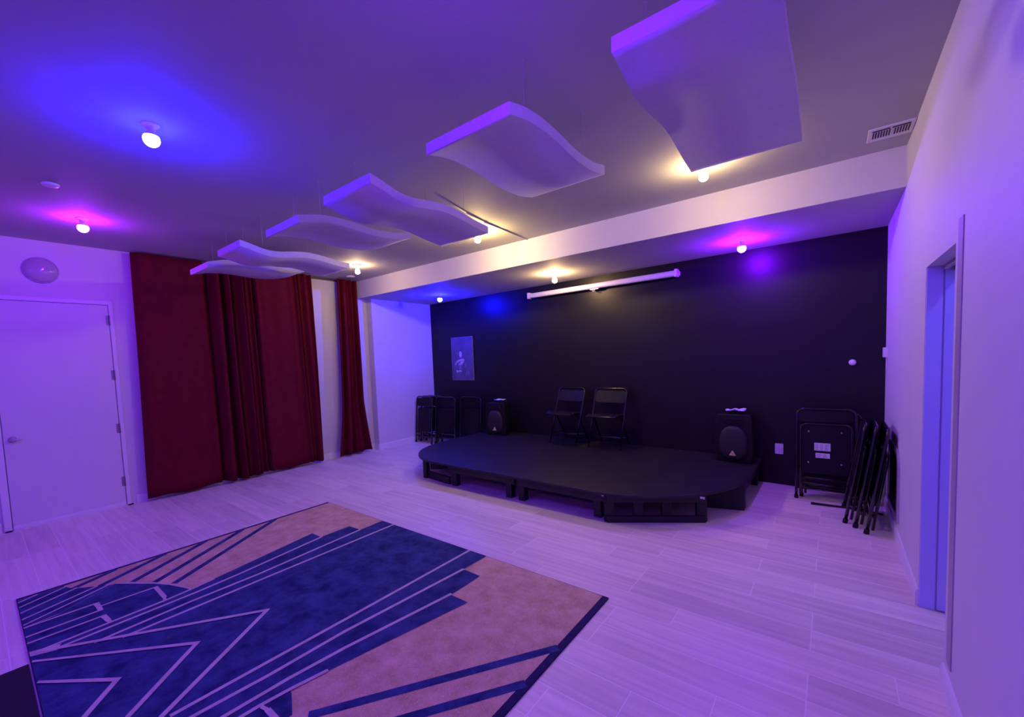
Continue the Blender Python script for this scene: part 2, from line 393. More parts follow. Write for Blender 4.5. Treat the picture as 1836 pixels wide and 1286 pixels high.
def wave_panel(x0, x1, y0, y1, z, tab, tilt, label):
    t = thing('wave_panel', label, 'acoustic panel', ((x0 + x1) / 2, y0, z), 0, None)
    w = (x1 - x0) / 2; n = 36; TK = .05
    b = MB(); L = y1 - y0
    low = [(L * i / n, interp(tab, i / n) + tilt * i / n) for i in range(n + 1)]
    # cross-section extruded along x with separate smooth top/bottom strips
    vs = []
    for yy, zz in low:
        vs += [(-w, yy, zz), (w, yy, zz), (-w, yy, zz + TK), (w, yy, zz + TK)]
    fs_s = []; fs_f = []
    for i in range(n):
        a = 4 * i; c = a + 4
        fs_s += [(a, a + 1, c + 1, c), (a + 2, c + 2, c + 3, a + 3)]
        fs_f += [(a, c, c + 2, a + 2), (a + 1, a + 3, c + 3, c + 1)]
    e = 4 * n; fs_f += [(0, 2, 3, 1), (e, e + 1, e + 3, e + 2)]
    o = len(b.v); b.v += vs
    for f in fs_s + fs_f: b.f.append(f); b.mi.append(0); b.sm.append(False)
    for i in range(len(fs_s)): b.sm[i] = True
    ob = b.build('foam_panel', M['panel'], t)
    for sx in (-1, 1):
        for tt in (.2, .8):
            zz = interp(tab, tt) + tilt * tt + TK
            w_ = MB(); w_.tube([(sx * (w - .05), tt * L, zz - .003), (sx * (w - .05), tt * L, H - z)], .0009, 6)
            w_.lathe([(.005, 0), (.004, -.003)], 10, Matrix.Translation((sx * (w - .05), tt * L, H - z)))
            w_.build('hanging_wire', M['wire'], t)
    return t
wave_panel(-.600, -.120, 1.43, 2.45, 2.434, DN, -.005, 'nearest and largest-looking wavy white ceiling panel, closest to the right wall')
wave_panel(-1.510, -1.020, 1.41, 2.30, 2.382, UP, 0.0, 'wavy white ceiling panel second from the right wall')
wave_panel(-2.475, -1.990, 1.435, 2.43, 2.398, DN, 0.0, 'wavy white ceiling panel third from the right wall, with a blue-lit near edge')
wave_panel(-3.270, -2.790, 1.43, 2.38, 2.363, UP, .040, 'wavy white ceiling panel fourth from the right wall')
wave_panel(-4.250, -3.770, 1.44, 2.42, 2.400, DN, .028, 'wavy white ceiling panel second nearest the crimson curtains')
wave_panel(-4.960, -4.480, 1.43, 2.36, 2.345, UP, .050, 'wavy white ceiling panel nearest the crimson curtains')

# ------------------------------------------------------------------ small things on ceiling and walls
t = thing('air_vent', 'white ceiling air vent with dark slots in the corner by the right wall', 'vent', (.262, 3.565, H))
b = MB(); b.box(-.105, .105, -.10, .10, -.008, 0); b.build('vent_frame', M['white_plastic'], t, bevel=.003)
b = MB()
for x0, x1 in ((-.085, -.005), (.005, .085)):
    b.box(x0, x1, -.072, -.058, -.0105, -.004)
b.build('slot', M['slot'], t)
for k in range(14):
    x = -.082 + k * .0124
    if abs(x) < .006: continue
    b = MB(); b.box(x, x + .0066, -.045, .045, -.0105, -.004); b.build('slot', M['slot'], t)

b = MB()
p = [(-2.430, 2.36), (-2.535, 2.80), (-2.590, 3.12), (-2.645, 3.90)]
for (ax, ay), (bx, by) in zip(p, p[1:]):
    b.tube([(ax, ay, H - .004), (bx, by, H - .004)], .0055, 8)
b.tube([(-2.587, 3.10, H - .005), (-2.592, 3.14, H - .005)], .008, 10)
tag(b.build('conduit', M['ceil']), 'thin surface conduit on the ceiling running to the beam', 'conduit')
for x, y, r, lab in ((-4.147, .447, .045, 'small flat round cover on the ceiling near the magenta bulb'), (-5.60, 3.60, .060, 'flat round cover on the ceiling above the narrow curtain')):
    b = MB(); b.lathe([(r, 0), (r, -.006), (r * .9, -.012), (r * .5, -.014)], 28, Matrix.Translation((x, y, H)))
    tag(b.build('detector_cover', M['white_plastic']), lab, 'ceiling cover')

# convex mirror above the door
t = thing('convex_mirror', 'small round convex mirror on the left wall above the white door', 'mirror', (XL, .515, 2.419))
T = Matrix.Rotation(PI / 2, 4, 'Y')
R = .112
b = MB(); b.lathe([(R * math.cos(a), .008 + .052 * math.sin(a)) for a in [math.radians(90 * i / 14) for i in range(14)]] + [(.001, .060)], 40, T); b.build('mirror_dome', M['mirror'], t)
b = MB(); b.tube([(.007, (R + .003) * math.cos(a), (R + .003) * math.sin(a)) for a in [2 * PI * i / 40 for i in range(40)]], .007, 8, closed=True); b.build('rim', M['mirror_rim'], t)

# poster on the black wall
def on_back(x, z, off=0.0): return Vector((x, yb(x) - off, z))
px = -5.013
t = thing('poster', 'grey portrait poster of a pale figure hung on the black wall left of the stage', 'poster', (px, yb(px), 1.428), BW_ANG)
W2, H2 = .262, .372
b = MB(); b.box(-W2, W2, -.022, -.001, -H2, H2); b.build('canvas', M['poster_edge'], t, bevel=.002)
b = MB(); y = -.0222
b.cur = 0; b.box(-W2 + .012, W2 - .012, y - .0004, y, -H2 + .012, H2 - .012)
def ell(cx, cz, rx, rz, y0, ang=0, n=26):
    ca, sa = math.cos(ang), math.sin(ang)
    b.prism([(cx + rx * math.cos(q) * ca - rz * math.sin(q) * sa, cz + rx * math.cos(q) * sa + rz * math.sin(q) * ca) for q in [2 * PI * i / n for i in range(n)]], y0 - .0004, y0)
def band(pts, wds, y0):
    L = []; Rr = []
    for i, (x, z) in enumerate(pts):
        q0 = pts[max(i - 1, 0)]; q1 = pts[min(i + 1, len(pts) - 1)]; dx, dz = q1[0] - q0[0], q1[1] - q0[1]; l = math.hypot(dx, dz); dx /= l; dz /= l
        L.append((x - dz * wds[i], z + dx * wds[i])); Rr.append((x + dz * wds[i], z - dx * wds[i]))
    for i in range(len(pts) - 1):
        b.prism([L[i], Rr[i], Rr[i + 1], L[i + 1]], y0 - .0004, y0)
b.cur = 3; ell(-.03, .128, .042, .030, y - .0006)                       # dark hair
b.cur = 4; ell(-.03, .010, .045, .018, y - .0007)
b.cur = 1; ell(-.030, .075, .034, .056, y - .0016)                      # face
b.cur = 2; ell(-.115, .096, .020, .018, y - .0012)
b.cur = 1; band([(-.170, -.115), (-.155, -.085), (-.132, -.056), (-.076, -.028), (-.01, -.020), (.052, -.018)], [.007, .011, .013, .014, .018, .014], y - .0016)
b.cur = 2; band([(-.055, -.045), (-.040, -.10), (-.045, -.15), (-.052, -.195)], [.050, .038, .026, .018], y - .0014)
b.cur = 1; band([(.045, -.03), (-.01, -.075), (-.085, -.10)], [.012, .026, .010], y - .0020)
b.cur = 2; band([(.075, -.060), (.085, -.105), (.068, -.150)], [.012, .016, .010], y - .0016)
b.cur = 1; ell(-.128, -.217, .026, .022, y - .0018); b.cur = 1; band([(-.105, -.217), (-.06, -.208), (-.012, -.217)], [.010, .014, .008], y - .0020)
b.cur = 2; ell(.125, -.25, .045, .045, y - .0006)
b.build('picture', [M['poster_bg'], M['poster_pale'], M['poster_mid'], M['poster_dark'], M['poster_red']], t)

# rolled projector screen
xa, xb_ = -3.505, -1.385
cx = (xa + xb_) / 2; L2 = (xb_ - xa) / 2
t = thing('projector_screen', 'rolled white projector screen tube mounted high on the black wall', 'projector screen', (cx, yb(cx), 2.296), BW_ANG)
b = MB(); b.prism(rrect(-.116, -.052, -.034, .034, .024), -L2 + .03, L2 - .03, 'x'); b.build('screen_case', M['screen'], t)
for s in (-1, 1):
    b = MB(); b.box(min(s * L2, s * (L2 - .035)), max(s * L2, s * (L2 - .035)), -.122, -.046, -.042, .046)
    b.box(min(s * L2, s * (L2 - .02)), max(s * L2, s * (L2 - .02)), -.05, -.001, -.02, .03)
    b.build('end_cap', M['screen'], t, bevel=.006)
b = MB(); b.box(-.05, .07, -.100, -.088, -.046, -.034); b.tube([(-.02, -.094, -.046), (-.018, -.094, -.062), (.012, -.094, -.062), (.014, -.094, -.046)], .004, 8); b.build('pull_handle', M['screen'], t)

# outlet, round knob and thermostat
x = -.429; t = thing('wall_outlet', 'white outlet cover plate low on the black wall right of the stage', 'outlet', (x, yb(x), .371), BW_ANG)
b = MB(); b.prism(rrect(-.036, .036, -.054, .054, .006), -.006, -.0005); b.build('cover_plate', M['white_plastic'], t)
for z in (-.022, .022):
    b = MB(); b.prism(rrect(-.017, .017, z - .014, z + .014, .008), -.008, -.005); b.build('socket', M['white_plastic'], t)
x = .142; T = Matrix.Translation((x, yb(x), 1.246)) @ Matrix.Rotation(PI / 2, 4, 'X')
b = MB(); b.lathe([(.028, 0), (.028, .012), (.024, .024), (.014, .030), (.004, .031)], 28, T)
tag(b.build('wall_sensor', M['white_plastic']), 'small round pale sensor on the black wall near the right corner', 'sensor')
t = thing('thermostat', 'small white control box on the right wall beside the black wall corner', 'thermostat', (XR, 4.96, 1.332))
b = MB(); b.box(-.026, .002, -.055, .055, -.043, .043); b.build('case', M['white_plastic'], t, bevel=.005)
b = MB(); b.tube([(-.004, -.02, -.043), (-.004, -.022, -.20)], .003, 6); b.build('cable', M['white_plastic'], t)

# ------------------------------------------------------------------ curtains
def curtain(name, ytop, ybot, label, foldf, flare=None, cat='curtain'):
    b = MB(); ns, nz = 320, 24
    z0, z1 = .035, 2.684
    base = XL + .112
    b.smooth = True
    vs = []; fs = []
    for j in range(nz + 1):
        v = j / nz                                  # 0 top .. 1 bottom
        z = z1 + (z0 - z1) * v
        for i in range(ns + 1):
            u = i / ns
            ya = ytop[0] + (ybot[0] - ytop[0]) * (flare(v, 0) if flare else v)
            yb_ = ytop[1] + (ybot[1] - ytop[1]) * (flare(v, 1) if flare else v)
            y = ya + (yb_ - ya) * u
            x = base + foldf(u, v)
            zz = z + (.010 * math.sin(u * 23) * v * v if j == nz else 0)
            vs.append((x, y + .006 * math.sin(v * 5 + u * 31) * v, zz))
    for j in range(nz):
        for i in range(ns):
            a = j * (ns + 1) + i; fs.append((a, a + 1, a + ns + 2, a + ns + 1))
    b._add(vs, fs)
    t = thing(name, label, cat, (0, 0, 0), 0, None)
    b.build('curtain_cloth', M['curtain'], t, solid=.005, recalc=False)
    return t
def bump_(u, c, w): return math.exp(-((u - c) / w) ** 2)
def win(u, a, b, e): return 1 / (1 + math.exp(-(u - a) / e)) / (1 + math.exp((u - b) / e))
def fold1(u, v):
    a = .8 + .2 * v; us = u - .018 * v
    f = .012 * math.sin(2 * PI * 2.2 * u + .5) + .006 * math.sin(2 * PI * 8 * u + v)
    f += .060 * a * math.sin(2 * PI * 13.5 * us + .5 * math.sin(9 * us)) * win(us, .33, .62, .018)
    f += .040 * a * math.sin(2 * PI * 19 * us + 1) * win(us, .86, 1.02, .012)
    f += -.12 * bump_(us, .480, .011) - .11 * bump_(us, .610, .009) - .09 * bump_(us, .345, .008) - .11 * bump_(us, .905, .008) - .08 * bump_(us, .43, .006) - .06 * bump_(us, .545, .006)
    f += .010 * math.sin(2 * PI * 5 * u + 2 * v) * bump_(u, .2, .2)
    f += -.04 * bump_(u, 0, .025)
    return max(-.092, min(.085, f))
t = curtain('wide_curtain', (1.165, 3.10), (1.130, 3.145), 'wide floor-length crimson curtain beside the white door', fold1)
def fold2(u, v):
    f = (.040 + .012 * v) * math.sin(2 * PI * 3.3 * u + .6 + .5 * v) + .012 * math.sin(2 * PI * 8 * u)
    return max(-.090, min(.075, f))
def fl2(v, side):
    if side == 0: return -.05 * math.sin(PI * v) + (v ** 1.2) * .55 + (max(0, v - .72) / .28) ** 1.4 * .45
    return .15 * v + (max(0, v - .70) / .30) ** 1.2 * .85
curtain('narrow_curtain', (3.50, 3.825), (3.365, 3.95), 'narrow gathered crimson curtain next to the stage alcove', fold2, fl2)
b = MB(); b.box(XL + .002, XL + .014, 1.20, 3.80, H - .034, H); tag(b.build('curtain_rail', M['rail'], bevel=.003), 'dark ceiling rail above both crimson curtains', 'curtain rail')

# ------------------------------------------------------------------ rug
RX0, RX1, RY0, RY1 = -4.075, -1.010, .092, 2.196
AX = -2.542
b = MB()
b.cur = 3; b.box(RX0, RX1, RY0, RY1, 0.0005, .008)
zl = [.0081]
def poly(pts, c, up=True):
    b.cur = c; zl[0] += .00006
    b.quad(*[(x, y, zl[0]) for x, y in pts])
def clipY(y): return max(y, RY0 + .002)
def line(pts, w, c=2):
    for (ax, ay), (bx, by) in zip(pts, pts[1:]):
        dx, dy = bx - ax, by - ay; l = math.hypot(dx, dy); dx /= l; dy /= l
        e = w * .45
        q = [(ax - dx * e - dy * w / 2, ay - dy * e + dx * w / 2), (ax - dx * e + dy * w / 2, ay - dy * e - dx * w / 2), (bx + dx * e + dy * w / 2, by + dy * e - dx * w / 2), (bx + dx * e - dy * w / 2, by + dy * e + dx * w / 2)]
        poly([(min(max(x, RX0 + .004), RX1 - .004), min(max(y, RY0 + .003), RY1 - .002)) for x, y in q], c)
def mir(pts, s): return [(AX + s * a, y) for a, y in pts]
poly([(RX0 + .033, RY0 + .004), (RX1 - .036, RY0 + .004), (RX1 - .036, RY1 - .003), (RX0 + .033, RY1 - .003)], 1)
for s in (-1, 1):
    # stripes in the tan field fanning out to the sides
    for p in (((1.497, 1.650), (.900, .765)), ((1.497, 1.375), (1.030, .690)), ((1.497, 1.100), (1.172, .605)), ((1.497, .830), (1.285, .450)), ((1.497, .545), (1.400, .345))):
        line(mir(p, s), .044, 0)
    # near corner: navy fan with cream lines
    poly(mir([(1.497, RY0 + .004), (.97, RY0 + .004), (1.00, .20), (1.215, .52), (1.31, .42), (1.40, .33), (1.497, .30)], s), 0)
    for p in ([(1.065, .10), (1.262, .505)], [(1.155, .10), (1.295, .43)], [(1.265, .10), (1.385, .345)], [(1.365, .10), (1.475, .31)], [(1.455, .10), (1.492, .175)]):
        line(mir(p, s), .017)
    # dome with cream rim
    dome = [(1.02, RY0 + .004), (1.045, .222), (1.232, .512), (1.138, .578), (1.009, .666), (.891, .726), (.766, .770), (.66, .80), (.60, .60), (.60, RY0 + .004)]
    if s > 0: dome = [(.835, RY0 + .004), (.832, .30), (.832, .712), (.721, .762), (.69, .77), (.66, .80), (.60, .60), (.60, RY0 + .004)]
    else: poly(mir([(a + .010 * (1 if a > .9 else .3), y + .012) for a, y in dome[:8]] + dome[8:], s), 2)
    poly(mir(dome, s), 0)
for s in (-1, 1):
    prof_ = [(.66, RY0 + .004), (.665, .40), (.676, .65), (.692, .776), (.740, 1.005), (.887, 1.695), (.750, 1.696), (.752, 1.958), (.600, 1.962), (.607, RY1 - .003)]
    for (a0, y0), (a1, y1) in zip(prof_, prof_[1:]):
        poly(mir([(0, y0), (a0, y0), (a1, y1), (0, y1)], s), 0)
for s in (-1, 1):
    line(mir([(.447, 2.19), (.437, 1.2), (.430, .80), (.425, .42)], s), .021)
    line(mir([(.600, 1.955), (.530, 1.13), (.525, .75), (.495, .32)], s), .021)
    line(mir([(.745, 1.695), (.648, 1.06), (.622, .80), (.600, .20)], s), .021)
    line(mir([(.72, .92), (.692, .776), (.676, .65), (.665, .40), (.650, .10)], s), .020)
    # step frames inside the dome
    line(mir([(1.013, .10), (1.005, .385), (.880, .393), (.878, .10)], s), .018)
    line(mir([(.790, .10), (.786, .385), (.680, .40)], s), .018)
    line(mir([(.940, .40), (.930, .662), (.730, .662), (.695, .655)], s), .016)
    line(mir([(1.000, .392), (.885, .392)], s), .024); line(mir([(.782, .392), (.700, .398)], s), .024); line(mir([(.925, .662), (.735, .662)], s), .024)
    line(mir([(.640, .10), (.615, .17)], s), .06)
line([(-3.195, .10), (-3.145, .178), (-2.568, .975), (-2.150, .400), (-1.925, .095)], .024)
line([(-3.090, .10), (-2.568, .632), (-2.266, .315), (-2.06, .095)], .024)
line([(-2.858, .10), (-2.574, .325), (-2.420, .206), (-2.275, .095)], .025)
tag(b.build('rug', [M['navy'], M['tan'], M['cream'], M['bind']], recalc=False), 'navy and tan patterned rug with cream chevron lines on the tile floor', 'rug')
b = MB(); b.box(-3.105, -.95, -1.15, .086, .0005, .006); tag(b.build('floor_mat', M['mat_black'], bevel=.002), 'plain black floor mat along the near edge of the patterned rug', 'floor mat')

# ------------------------------------------------------------------ stage
SZ = .252
t = thing('stage_platform', 'low black stage with rounded front corners against the black wall', 'stage', (-2.47, 4.1, 0))
ox, oy = -2.47, 4.1
def so(pts): return [(x - ox, y - oy) for x, y in pts]
out = [(-4.395, yb(-4.395) - .01)] + arc(-3.58, 4.075, .82, 180, 270, 16)
out[1:] = [(-3.58 + .815 * math.cos(math.radians(a)), 4.10 + .86 * math.sin(math.radians(a))) for a in [180 + 90 * i / 16 for i in range(17)]]
out += [(-1.60 + 1.02 * math.cos(math.radians(a)), 4.35 + 1.13 * math.sin(math.radians(a))) for a in [270 + 90 * i / 18 for i in range(19)]]
out += [(-.58, yb(-.58) - .01)]
b = MB(); b.prism(so(out), SZ - .022, SZ, 'z'); b.build('deck', M['stage'], t, bevel=.003)
def part(name, *boxes, m='stage_wood', bev=.003):
    bb = MB()
    for (x0, x1, y0, y1, z0, z1) in boxes: bb.box(x0 - ox, x1 - ox, y0 - oy, y1 - oy, z0, z1)
    return bb.build(name, M[m], t, bevel=bev)
zt = SZ - .0225
# two front modules: fascia boards and legs
part('fascia_board', (-3.42, -2.49, 3.285, 3.303, .150, zt)); part('fascia_board', (-2.45, -1.53, 3.275, 3.293, .150, zt))
for x in (-3.34, -2.57, -2.41, -1.60):
    part('leg', (x - .035, x + .035, 3.293 if x < -2.5 else 3.290, 3.36, 0, zt - .002))
for x in (-3.34, -2.57, -2.41, -1.60):
    part('leg', (x - .035, x + .035, 4.05, 4.12, 0, zt))
for x in (-2.95, -2.0):
    part('joist', (x - .02, x + .02, 3.37, 5.0, .14, zt))
# left corner unit
part('leg', (-3.905, -3.845, 3.335, 3.395, 0, zt))
def slab(name, p, q, thick, z0, z1):
    dv = Vector((q[0] - p[0], q[1] - p[1], 0)); L = dv.length; dv.normalize(); n = Vector((-dv.y, dv.x, 0))
    T = Matrix(((dv.x, n.x, 0, p[0] - ox), (dv.y, n.y, 0, p[1] - oy), (0, 0, 1, 0), (0, 0, 0, 1)))
    bb = MB(); bb.box(0, L, -thick / 2, thick / 2, z0, z1, T); return bb.build(name, M['stage_wood'], t, bevel=.003)
slab('rail', (-3.84, 3.37), (-3.42, 3.31), .03, .0, .085); slab('rail', (-3.84, 3.40), (-3.42, 3.72), .03, .10, zt)
part('leg', (-4.28, -4.22, 3.98, 4.04, 0, zt)); part('leg', (-4.28, -4.22, 4.9, 4.96, 0, zt))
slab('rail', (-4.25, 4.04), (-4.25, 4.9), .03, .14, zt)
# right angled unit with posts and bottom rail
A, B = Vector((-1.49, 3.235)), Vector((-.815, 3.66))
slab('rail', A, B, .03, 0, .055); slab('rail', A, B, .03, .17, zt)
for k in (.03, .33, .62, .97):
    p = A.lerp(B, k); dv = (B - A).normalized(); p0 = p - dv * .04; p1 = p + dv * .04; nn = Vector((-dv.y, dv.x)) * .03
    slab('leg', p0 + nn, p1 + nn, .05, 0, zt)
slab('rail', (-.93, 4.02), (-.60, 4.115), .03, 0, zt - .002)
part('leg', (-.655, -.600, 4.13, 4.19, 0, zt)); slab('rail', (-.63, 4.19), (-.63, 4.95), .03, .12, zt)
part('leg', (-.66, -.60, 4.93, 4.99, 0, zt))
# metal corner clips catching the light
for x, y, z in ((-1.525, 3.262, .222), (-.825, 3.612, .222)):
    bb = MB(); bb.box(x - ox - .018, x - ox + .018, y - oy - .003, y - oy + .003, z - .014, z + .004); bb.build('corner_clip', M['steel'], t)

# ------------------------------------------------------------------ speakers
def speaker_parts(t):
    w, d, h = .175, .27, .495
    # cabinet: trapezoid plan with tapered back, rounded top
    b = MB(); sec = []
    n = 5
    def plan(s, zz): return [(-w * s, 0, zz), (w * s, 0, zz), (w * .98 * s, .10, zz), (w * .60 * s, d, zz), (-w * .60 * s, d, zz), (-w * .98 * s, .10, zz)]
    lv = [(0, .90), (.02, .96), (.06, 1.0), (h - .10, 1.0), (h - .04, .95), (h - .012, .88), (h, .80)]
    rings = [plan(s, z) for z, s in lv]
    vs = [p for r in rings for p in r]; fs = []
    for i in range(len(rings) - 1):
        for j in range(6): k = (j + 1) % 6; fs.append((i * 6 + j, i * 6 + k, (i + 1) * 6 + k, (i + 1) * 6 + j))
    fs += [tuple(range(6))[::-1], tuple((len(rings) - 1) * 6 + j for j in range(6))]
    b._add(vs, fs); b.build('cabinet', M['black_plastic'], t, bevel=.012)
    # oval grille, slightly domed
    gz, gw, gh = .190, .130, .172
    b = MB(); b.smooth = True
    vs = []; fs = []; K = 36; R_ = 6
    for r in range(R_ + 1):
        q = r / R_
        for j in range(K):
            a = 2 * PI * j / K
            ca, sa = math.cos(a), math.sin(a); e = 2.6
            x = gw * math.copysign(abs(ca) ** (2 / e), ca) * q; z = gh * math.copysign(abs(sa) ** (2 / e), sa) * q
            if z > 0: x *= 1 - .10 * (z / gh)
            vs.append((x, -.020 - .012 * (1 - q * q) if r < R_ else -.012, gz + z + (.01 if z > 0 else 0)))
    for r in range(R_):
        for j in range(K): k = (j + 1) % K; fs.append((r * K + j, (r + 1) * K + j, (r + 1) * K + k, r * K + k))
    vs += [(v[0], .004, v[2]) for v in vs[R_ * K:(R_ + 1) * K]]
    for j in range(K): k = (j + 1) % K; fs.append((R_ * K + j, (R_ + 1) * K + j, (R_ + 1) * K + k, R_ * K + k))
    b._add(vs, fs); b.build('grille', M['grille'], t)
    # horn above
    b = MB(); b.prism([(-.10, .385), (.10, .385), (.085, .455), (-.085, .455)], -.004, .02); b.build('horn', M['black_seat'], t, bevel=.008)
    # triangle emblem: three-cornered plate with an inner dark mark
    ez = .098
    b = MB(); b.prism([(-.031, ez - .024), (.031, ez - .024), (.0, ez + .032)], -.036, -.028); e = b.build('emblem', M['emblem'], t, bevel=.002)
    b = MB(); b.tube([(-.010, -.0362, ez - .004), (-.002, -.0362, ez + .007), (.007, -.0362, ez), (.004, -.0362, ez - .010), (-.002, -.0362, ez - .013)], .0022, 6); b.build('emblem_mark', M['emblem_dark'], e)
    # top handle
    b = MB(); b.tube([(-.06, .11, h - .004), (-.06, .11, h + .018), (.06, .11, h + .018), (.06, .11, h - .004)], .008, 8); b.build('handle', M['black_plastic'], t)
t1 = thing('loudspeaker', 'black loudspeaker standing at the left rear of the stage', 'loudspeaker', (-4.02, 4.895, SZ), math.radians(6))
speaker_parts(t1)
t2 = dup(t1, (-.80, 4.80, SZ), (0, 0, math.radians(-3)), 'black loudspeaker standing at the right rear of the stage')
def crumple(x, y, z, sx, sy, seed, label):
    rnd = random.Random(seed); b = MB(); b.smooth = True; n = 14; vs = []; fs = []
    for i in range(n + 1):
        for j in range(n + 1):
            u, v = i / n * 2 - 1, j / n * 2 - 1
            h = .004 + .012 * max(0, math.sin(u * 4 + seed) * math.cos(v * 3)) + .010 * (1 - abs(u)) * rnd.random() + .018 * max(0, u) * (1 - abs(v))
            vs.append((x + u * sx * (1 - .15 * v * v), y + v * sy * (1 - .2 * u * u), z + h))
    for i in range(n):
        for j in range(n): a = i * (n + 1) + j; fs.append((a, a + n + 1, a + n + 2, a + 1))
    b._add(vs, fs); o = b.build('folded_cloth', M['cloth'], solid=.004, recalc=False)
    return tag(o, label, 'cloth')
crumple(-3.985, 4.985, SZ + .520, .10, .055, 2, 'small pale crumpled cloth on top of the left loudspeaker')
crumple(-.79, 4.90, SZ + .520, .095, .055, 5, 'small pale crumpled cloth on top of the right loudspeaker')

# ------------------------------------------------------------------ folding chairs
def utube(x, z0, z1, r, y0, y1, rc=.05):
    """inverted U in a plane that leans from y0 at z0 to y1 at z1"""
    def P(px, pz): return (px, y0 + (y1 - y0) * (pz - z0) / (z1 - z0), pz)
    pts = [P(-x, z0), P(-x, (z0 + z1) / 2)] + [P(a, c) for a, c in arc(-x + rc, z1 - rc, rc, 180, 90, 6)] + [P(a, c) for a, c in arc(x - rc, z1 - rc, rc, 90, 0, 6)] + [P(x, (z0 + z1) / 2), P(x, z0)]
    return pts
def curved_panel(w, z0, z1, yf, th, bow, n=12):
    b = MB(); b.smooth = False; vs = []; fs = []
    for i in range(n + 1):
        u = i / n * 2 - 1; x = w * u; yy = bow * (1 - u * u)
        r = .0 if abs(u) < .86 else (abs(u) - .86) / .14 * .02
        for (dy, z) in ((0, z0 + r), (0, z1 - r), (th, z1 - r), (th, z0 + r)):
            vs.append((x, yf(z) + yy + dy, z))
    for i in range(n):
        a = 4 * i; c = a + 4
        for k in range(4): k2 = (k + 1) % 4; fs.append((a + k, c + k, c + k2, a + k2))
    fs += [(0, 1, 2, 3), (4 * n + 3, 4 * n + 2, 4 * n + 1, 4 * n)]
    b._add(vs, fs); return b
def open_chair(t):
    w = .208; hh = .72; dep = .265          # front legs lean back from y=0 to y=dep
    yf = lambda z: dep * z / hh
    b = MB(); b.tube(utube(w, .012, hh, .011, yf(.012), dep), .011, 10); fr = b.build('frame', M['black_metal'], t)
    for s in (-1, 1):
        b = MB(); b.lathe([(.014, 0), (.014, .03), (.0125, .034)], 12, Matrix.Translation((s * w, yf(.015), 0))); b.build('rubber_foot', M['rubber'], fr)
    b = MB(); b.tube([(-w, yf(.135), .135), (w, yf(.135), .135)], .008, 8); b.build('stretcher', M['black_metal'], t)
    for s in (-1, 1):
        b = MB(); b.tube([(s * (w - .025), -.055 + .03, .425), (s * (w - .025), yf(.36) + .0, .36), (s * (w - .025), .345, .012)], .010, 10)
        b.build('rear_leg', M['black_metal'], t)
    b = MB(); b.tube([(-(w - .025), .305, .09), ((w - .025), .305, .09)], .008, 8); b.build('stretcher', M['black_metal'], t)
    # seat: rounded slab tipped back slightly
    T = Matrix.Translation((0, 0, .405)) @ Matrix.Rotation(math.radians(-3), 4, 'X')
    b = MB(); b.prism(rrect(-.190, .190, -.105, .215, .05), -.012, .014, 'z', T); b.build('seat', M['black_seat'], t, bevel=.006)
    b = MB(); b.tube([T @ Vector(p) for p in [(-.192, .20, -.005)] + [(a, c, -.005) for a, c in arc(-.142, -.055, .052, 180, 270, 5)] + [(a, c, -.005) for a, c in arc(.142, -.055, .052, 270, 360, 5)] + [(.192, .20, -.005)]], .009, 8)
    b.build('seat_rim', M['black_metal'], t)
    curved_panel(w - .008, .545, .695, lambda z: yf(z) - .004, .012, .018).build('backrest', M['black_seat'], t, bevel=.003)
c1 = thing('folding_chair', 'open black folding chair on stage, the left one of the pair', 'folding chair', (-2.805, 4.785, SZ), math.radians(-7))
open_chair(c1)
dup(c1, (-2.210, 4.772, SZ), (0, 0, math.radians(0.5)), 'open black folding chair on stage, the right one of the pair')

def folded_chair(t, hh=.80):
    w = .215
    b = MB(); b.tube(utube(w, .012, hh, .011, 0, 0, .06), .012, 10); fr = b.build('frame', M['black_metal'], t)
    for s in (-1, 1):
        b = MB(); b.lathe([(.017, 0), (.017, .03), (.0135, .036)], 12, Matrix.Translation((s * w, 0, 0))); b.build('rubber_foot', M['rubber'], fr)
    b = MB(); b.tube(utube(w - .03, .03, .60, .010, .034, .030, .05), .010, 10); b.tube([(-(w - .03), .034, .10), (w - .03, .034, .10)], .007, 8); b.build('rear_leg_frame', M['black_metal'], t)
    b = MB(); b.tube([(-w, 0, .185), (w, 0, .185)], .008, 8); b.tube([(-w, 0, .12), (w, 0, .12)], .007, 8); b.build('stretcher', M['black_metal'], t)
    b = MB(); b.prism(rrect(-.185, .185, .205, .612, .04), .002, .026); b.build('seat', M['black_seat'], t, bevel=.006)
    curved_panel(w - .01, .635, .778, lambda z: -.002, .012, .012).build('backrest', M['black_seat'], t, bevel=.003)
lean = math.radians(-5)
f1 = thing('folded_chair', 'folded black chair standing by the blue alcove wall, leftmost of the row', 'folded chair', (-5.555, 4.79, 0), rot=(lean, 0, math.radians(-4)))
folded_chair(f1)
dup(f1, (-5.085, 4.84, 0), (lean, 0, math.radians(3)), 'folded black chair in the middle of the row left of the stage')
dup(f1, (-4.635, 4.97, 0), (lean, 0, math.radians(2)), 'folded black chair closest to the left stage edge, at the row end')
lab = 'folded black chair stacked behind the front row left of the stage'
for x, y, a in ((-5.53, 4.88, -4), (-5.49, 4.97, -4)):
    dup(f1, (x, y, 0), (lean, 0, math.radians(a)), lab, 'folded chairs stacked left of the stage')
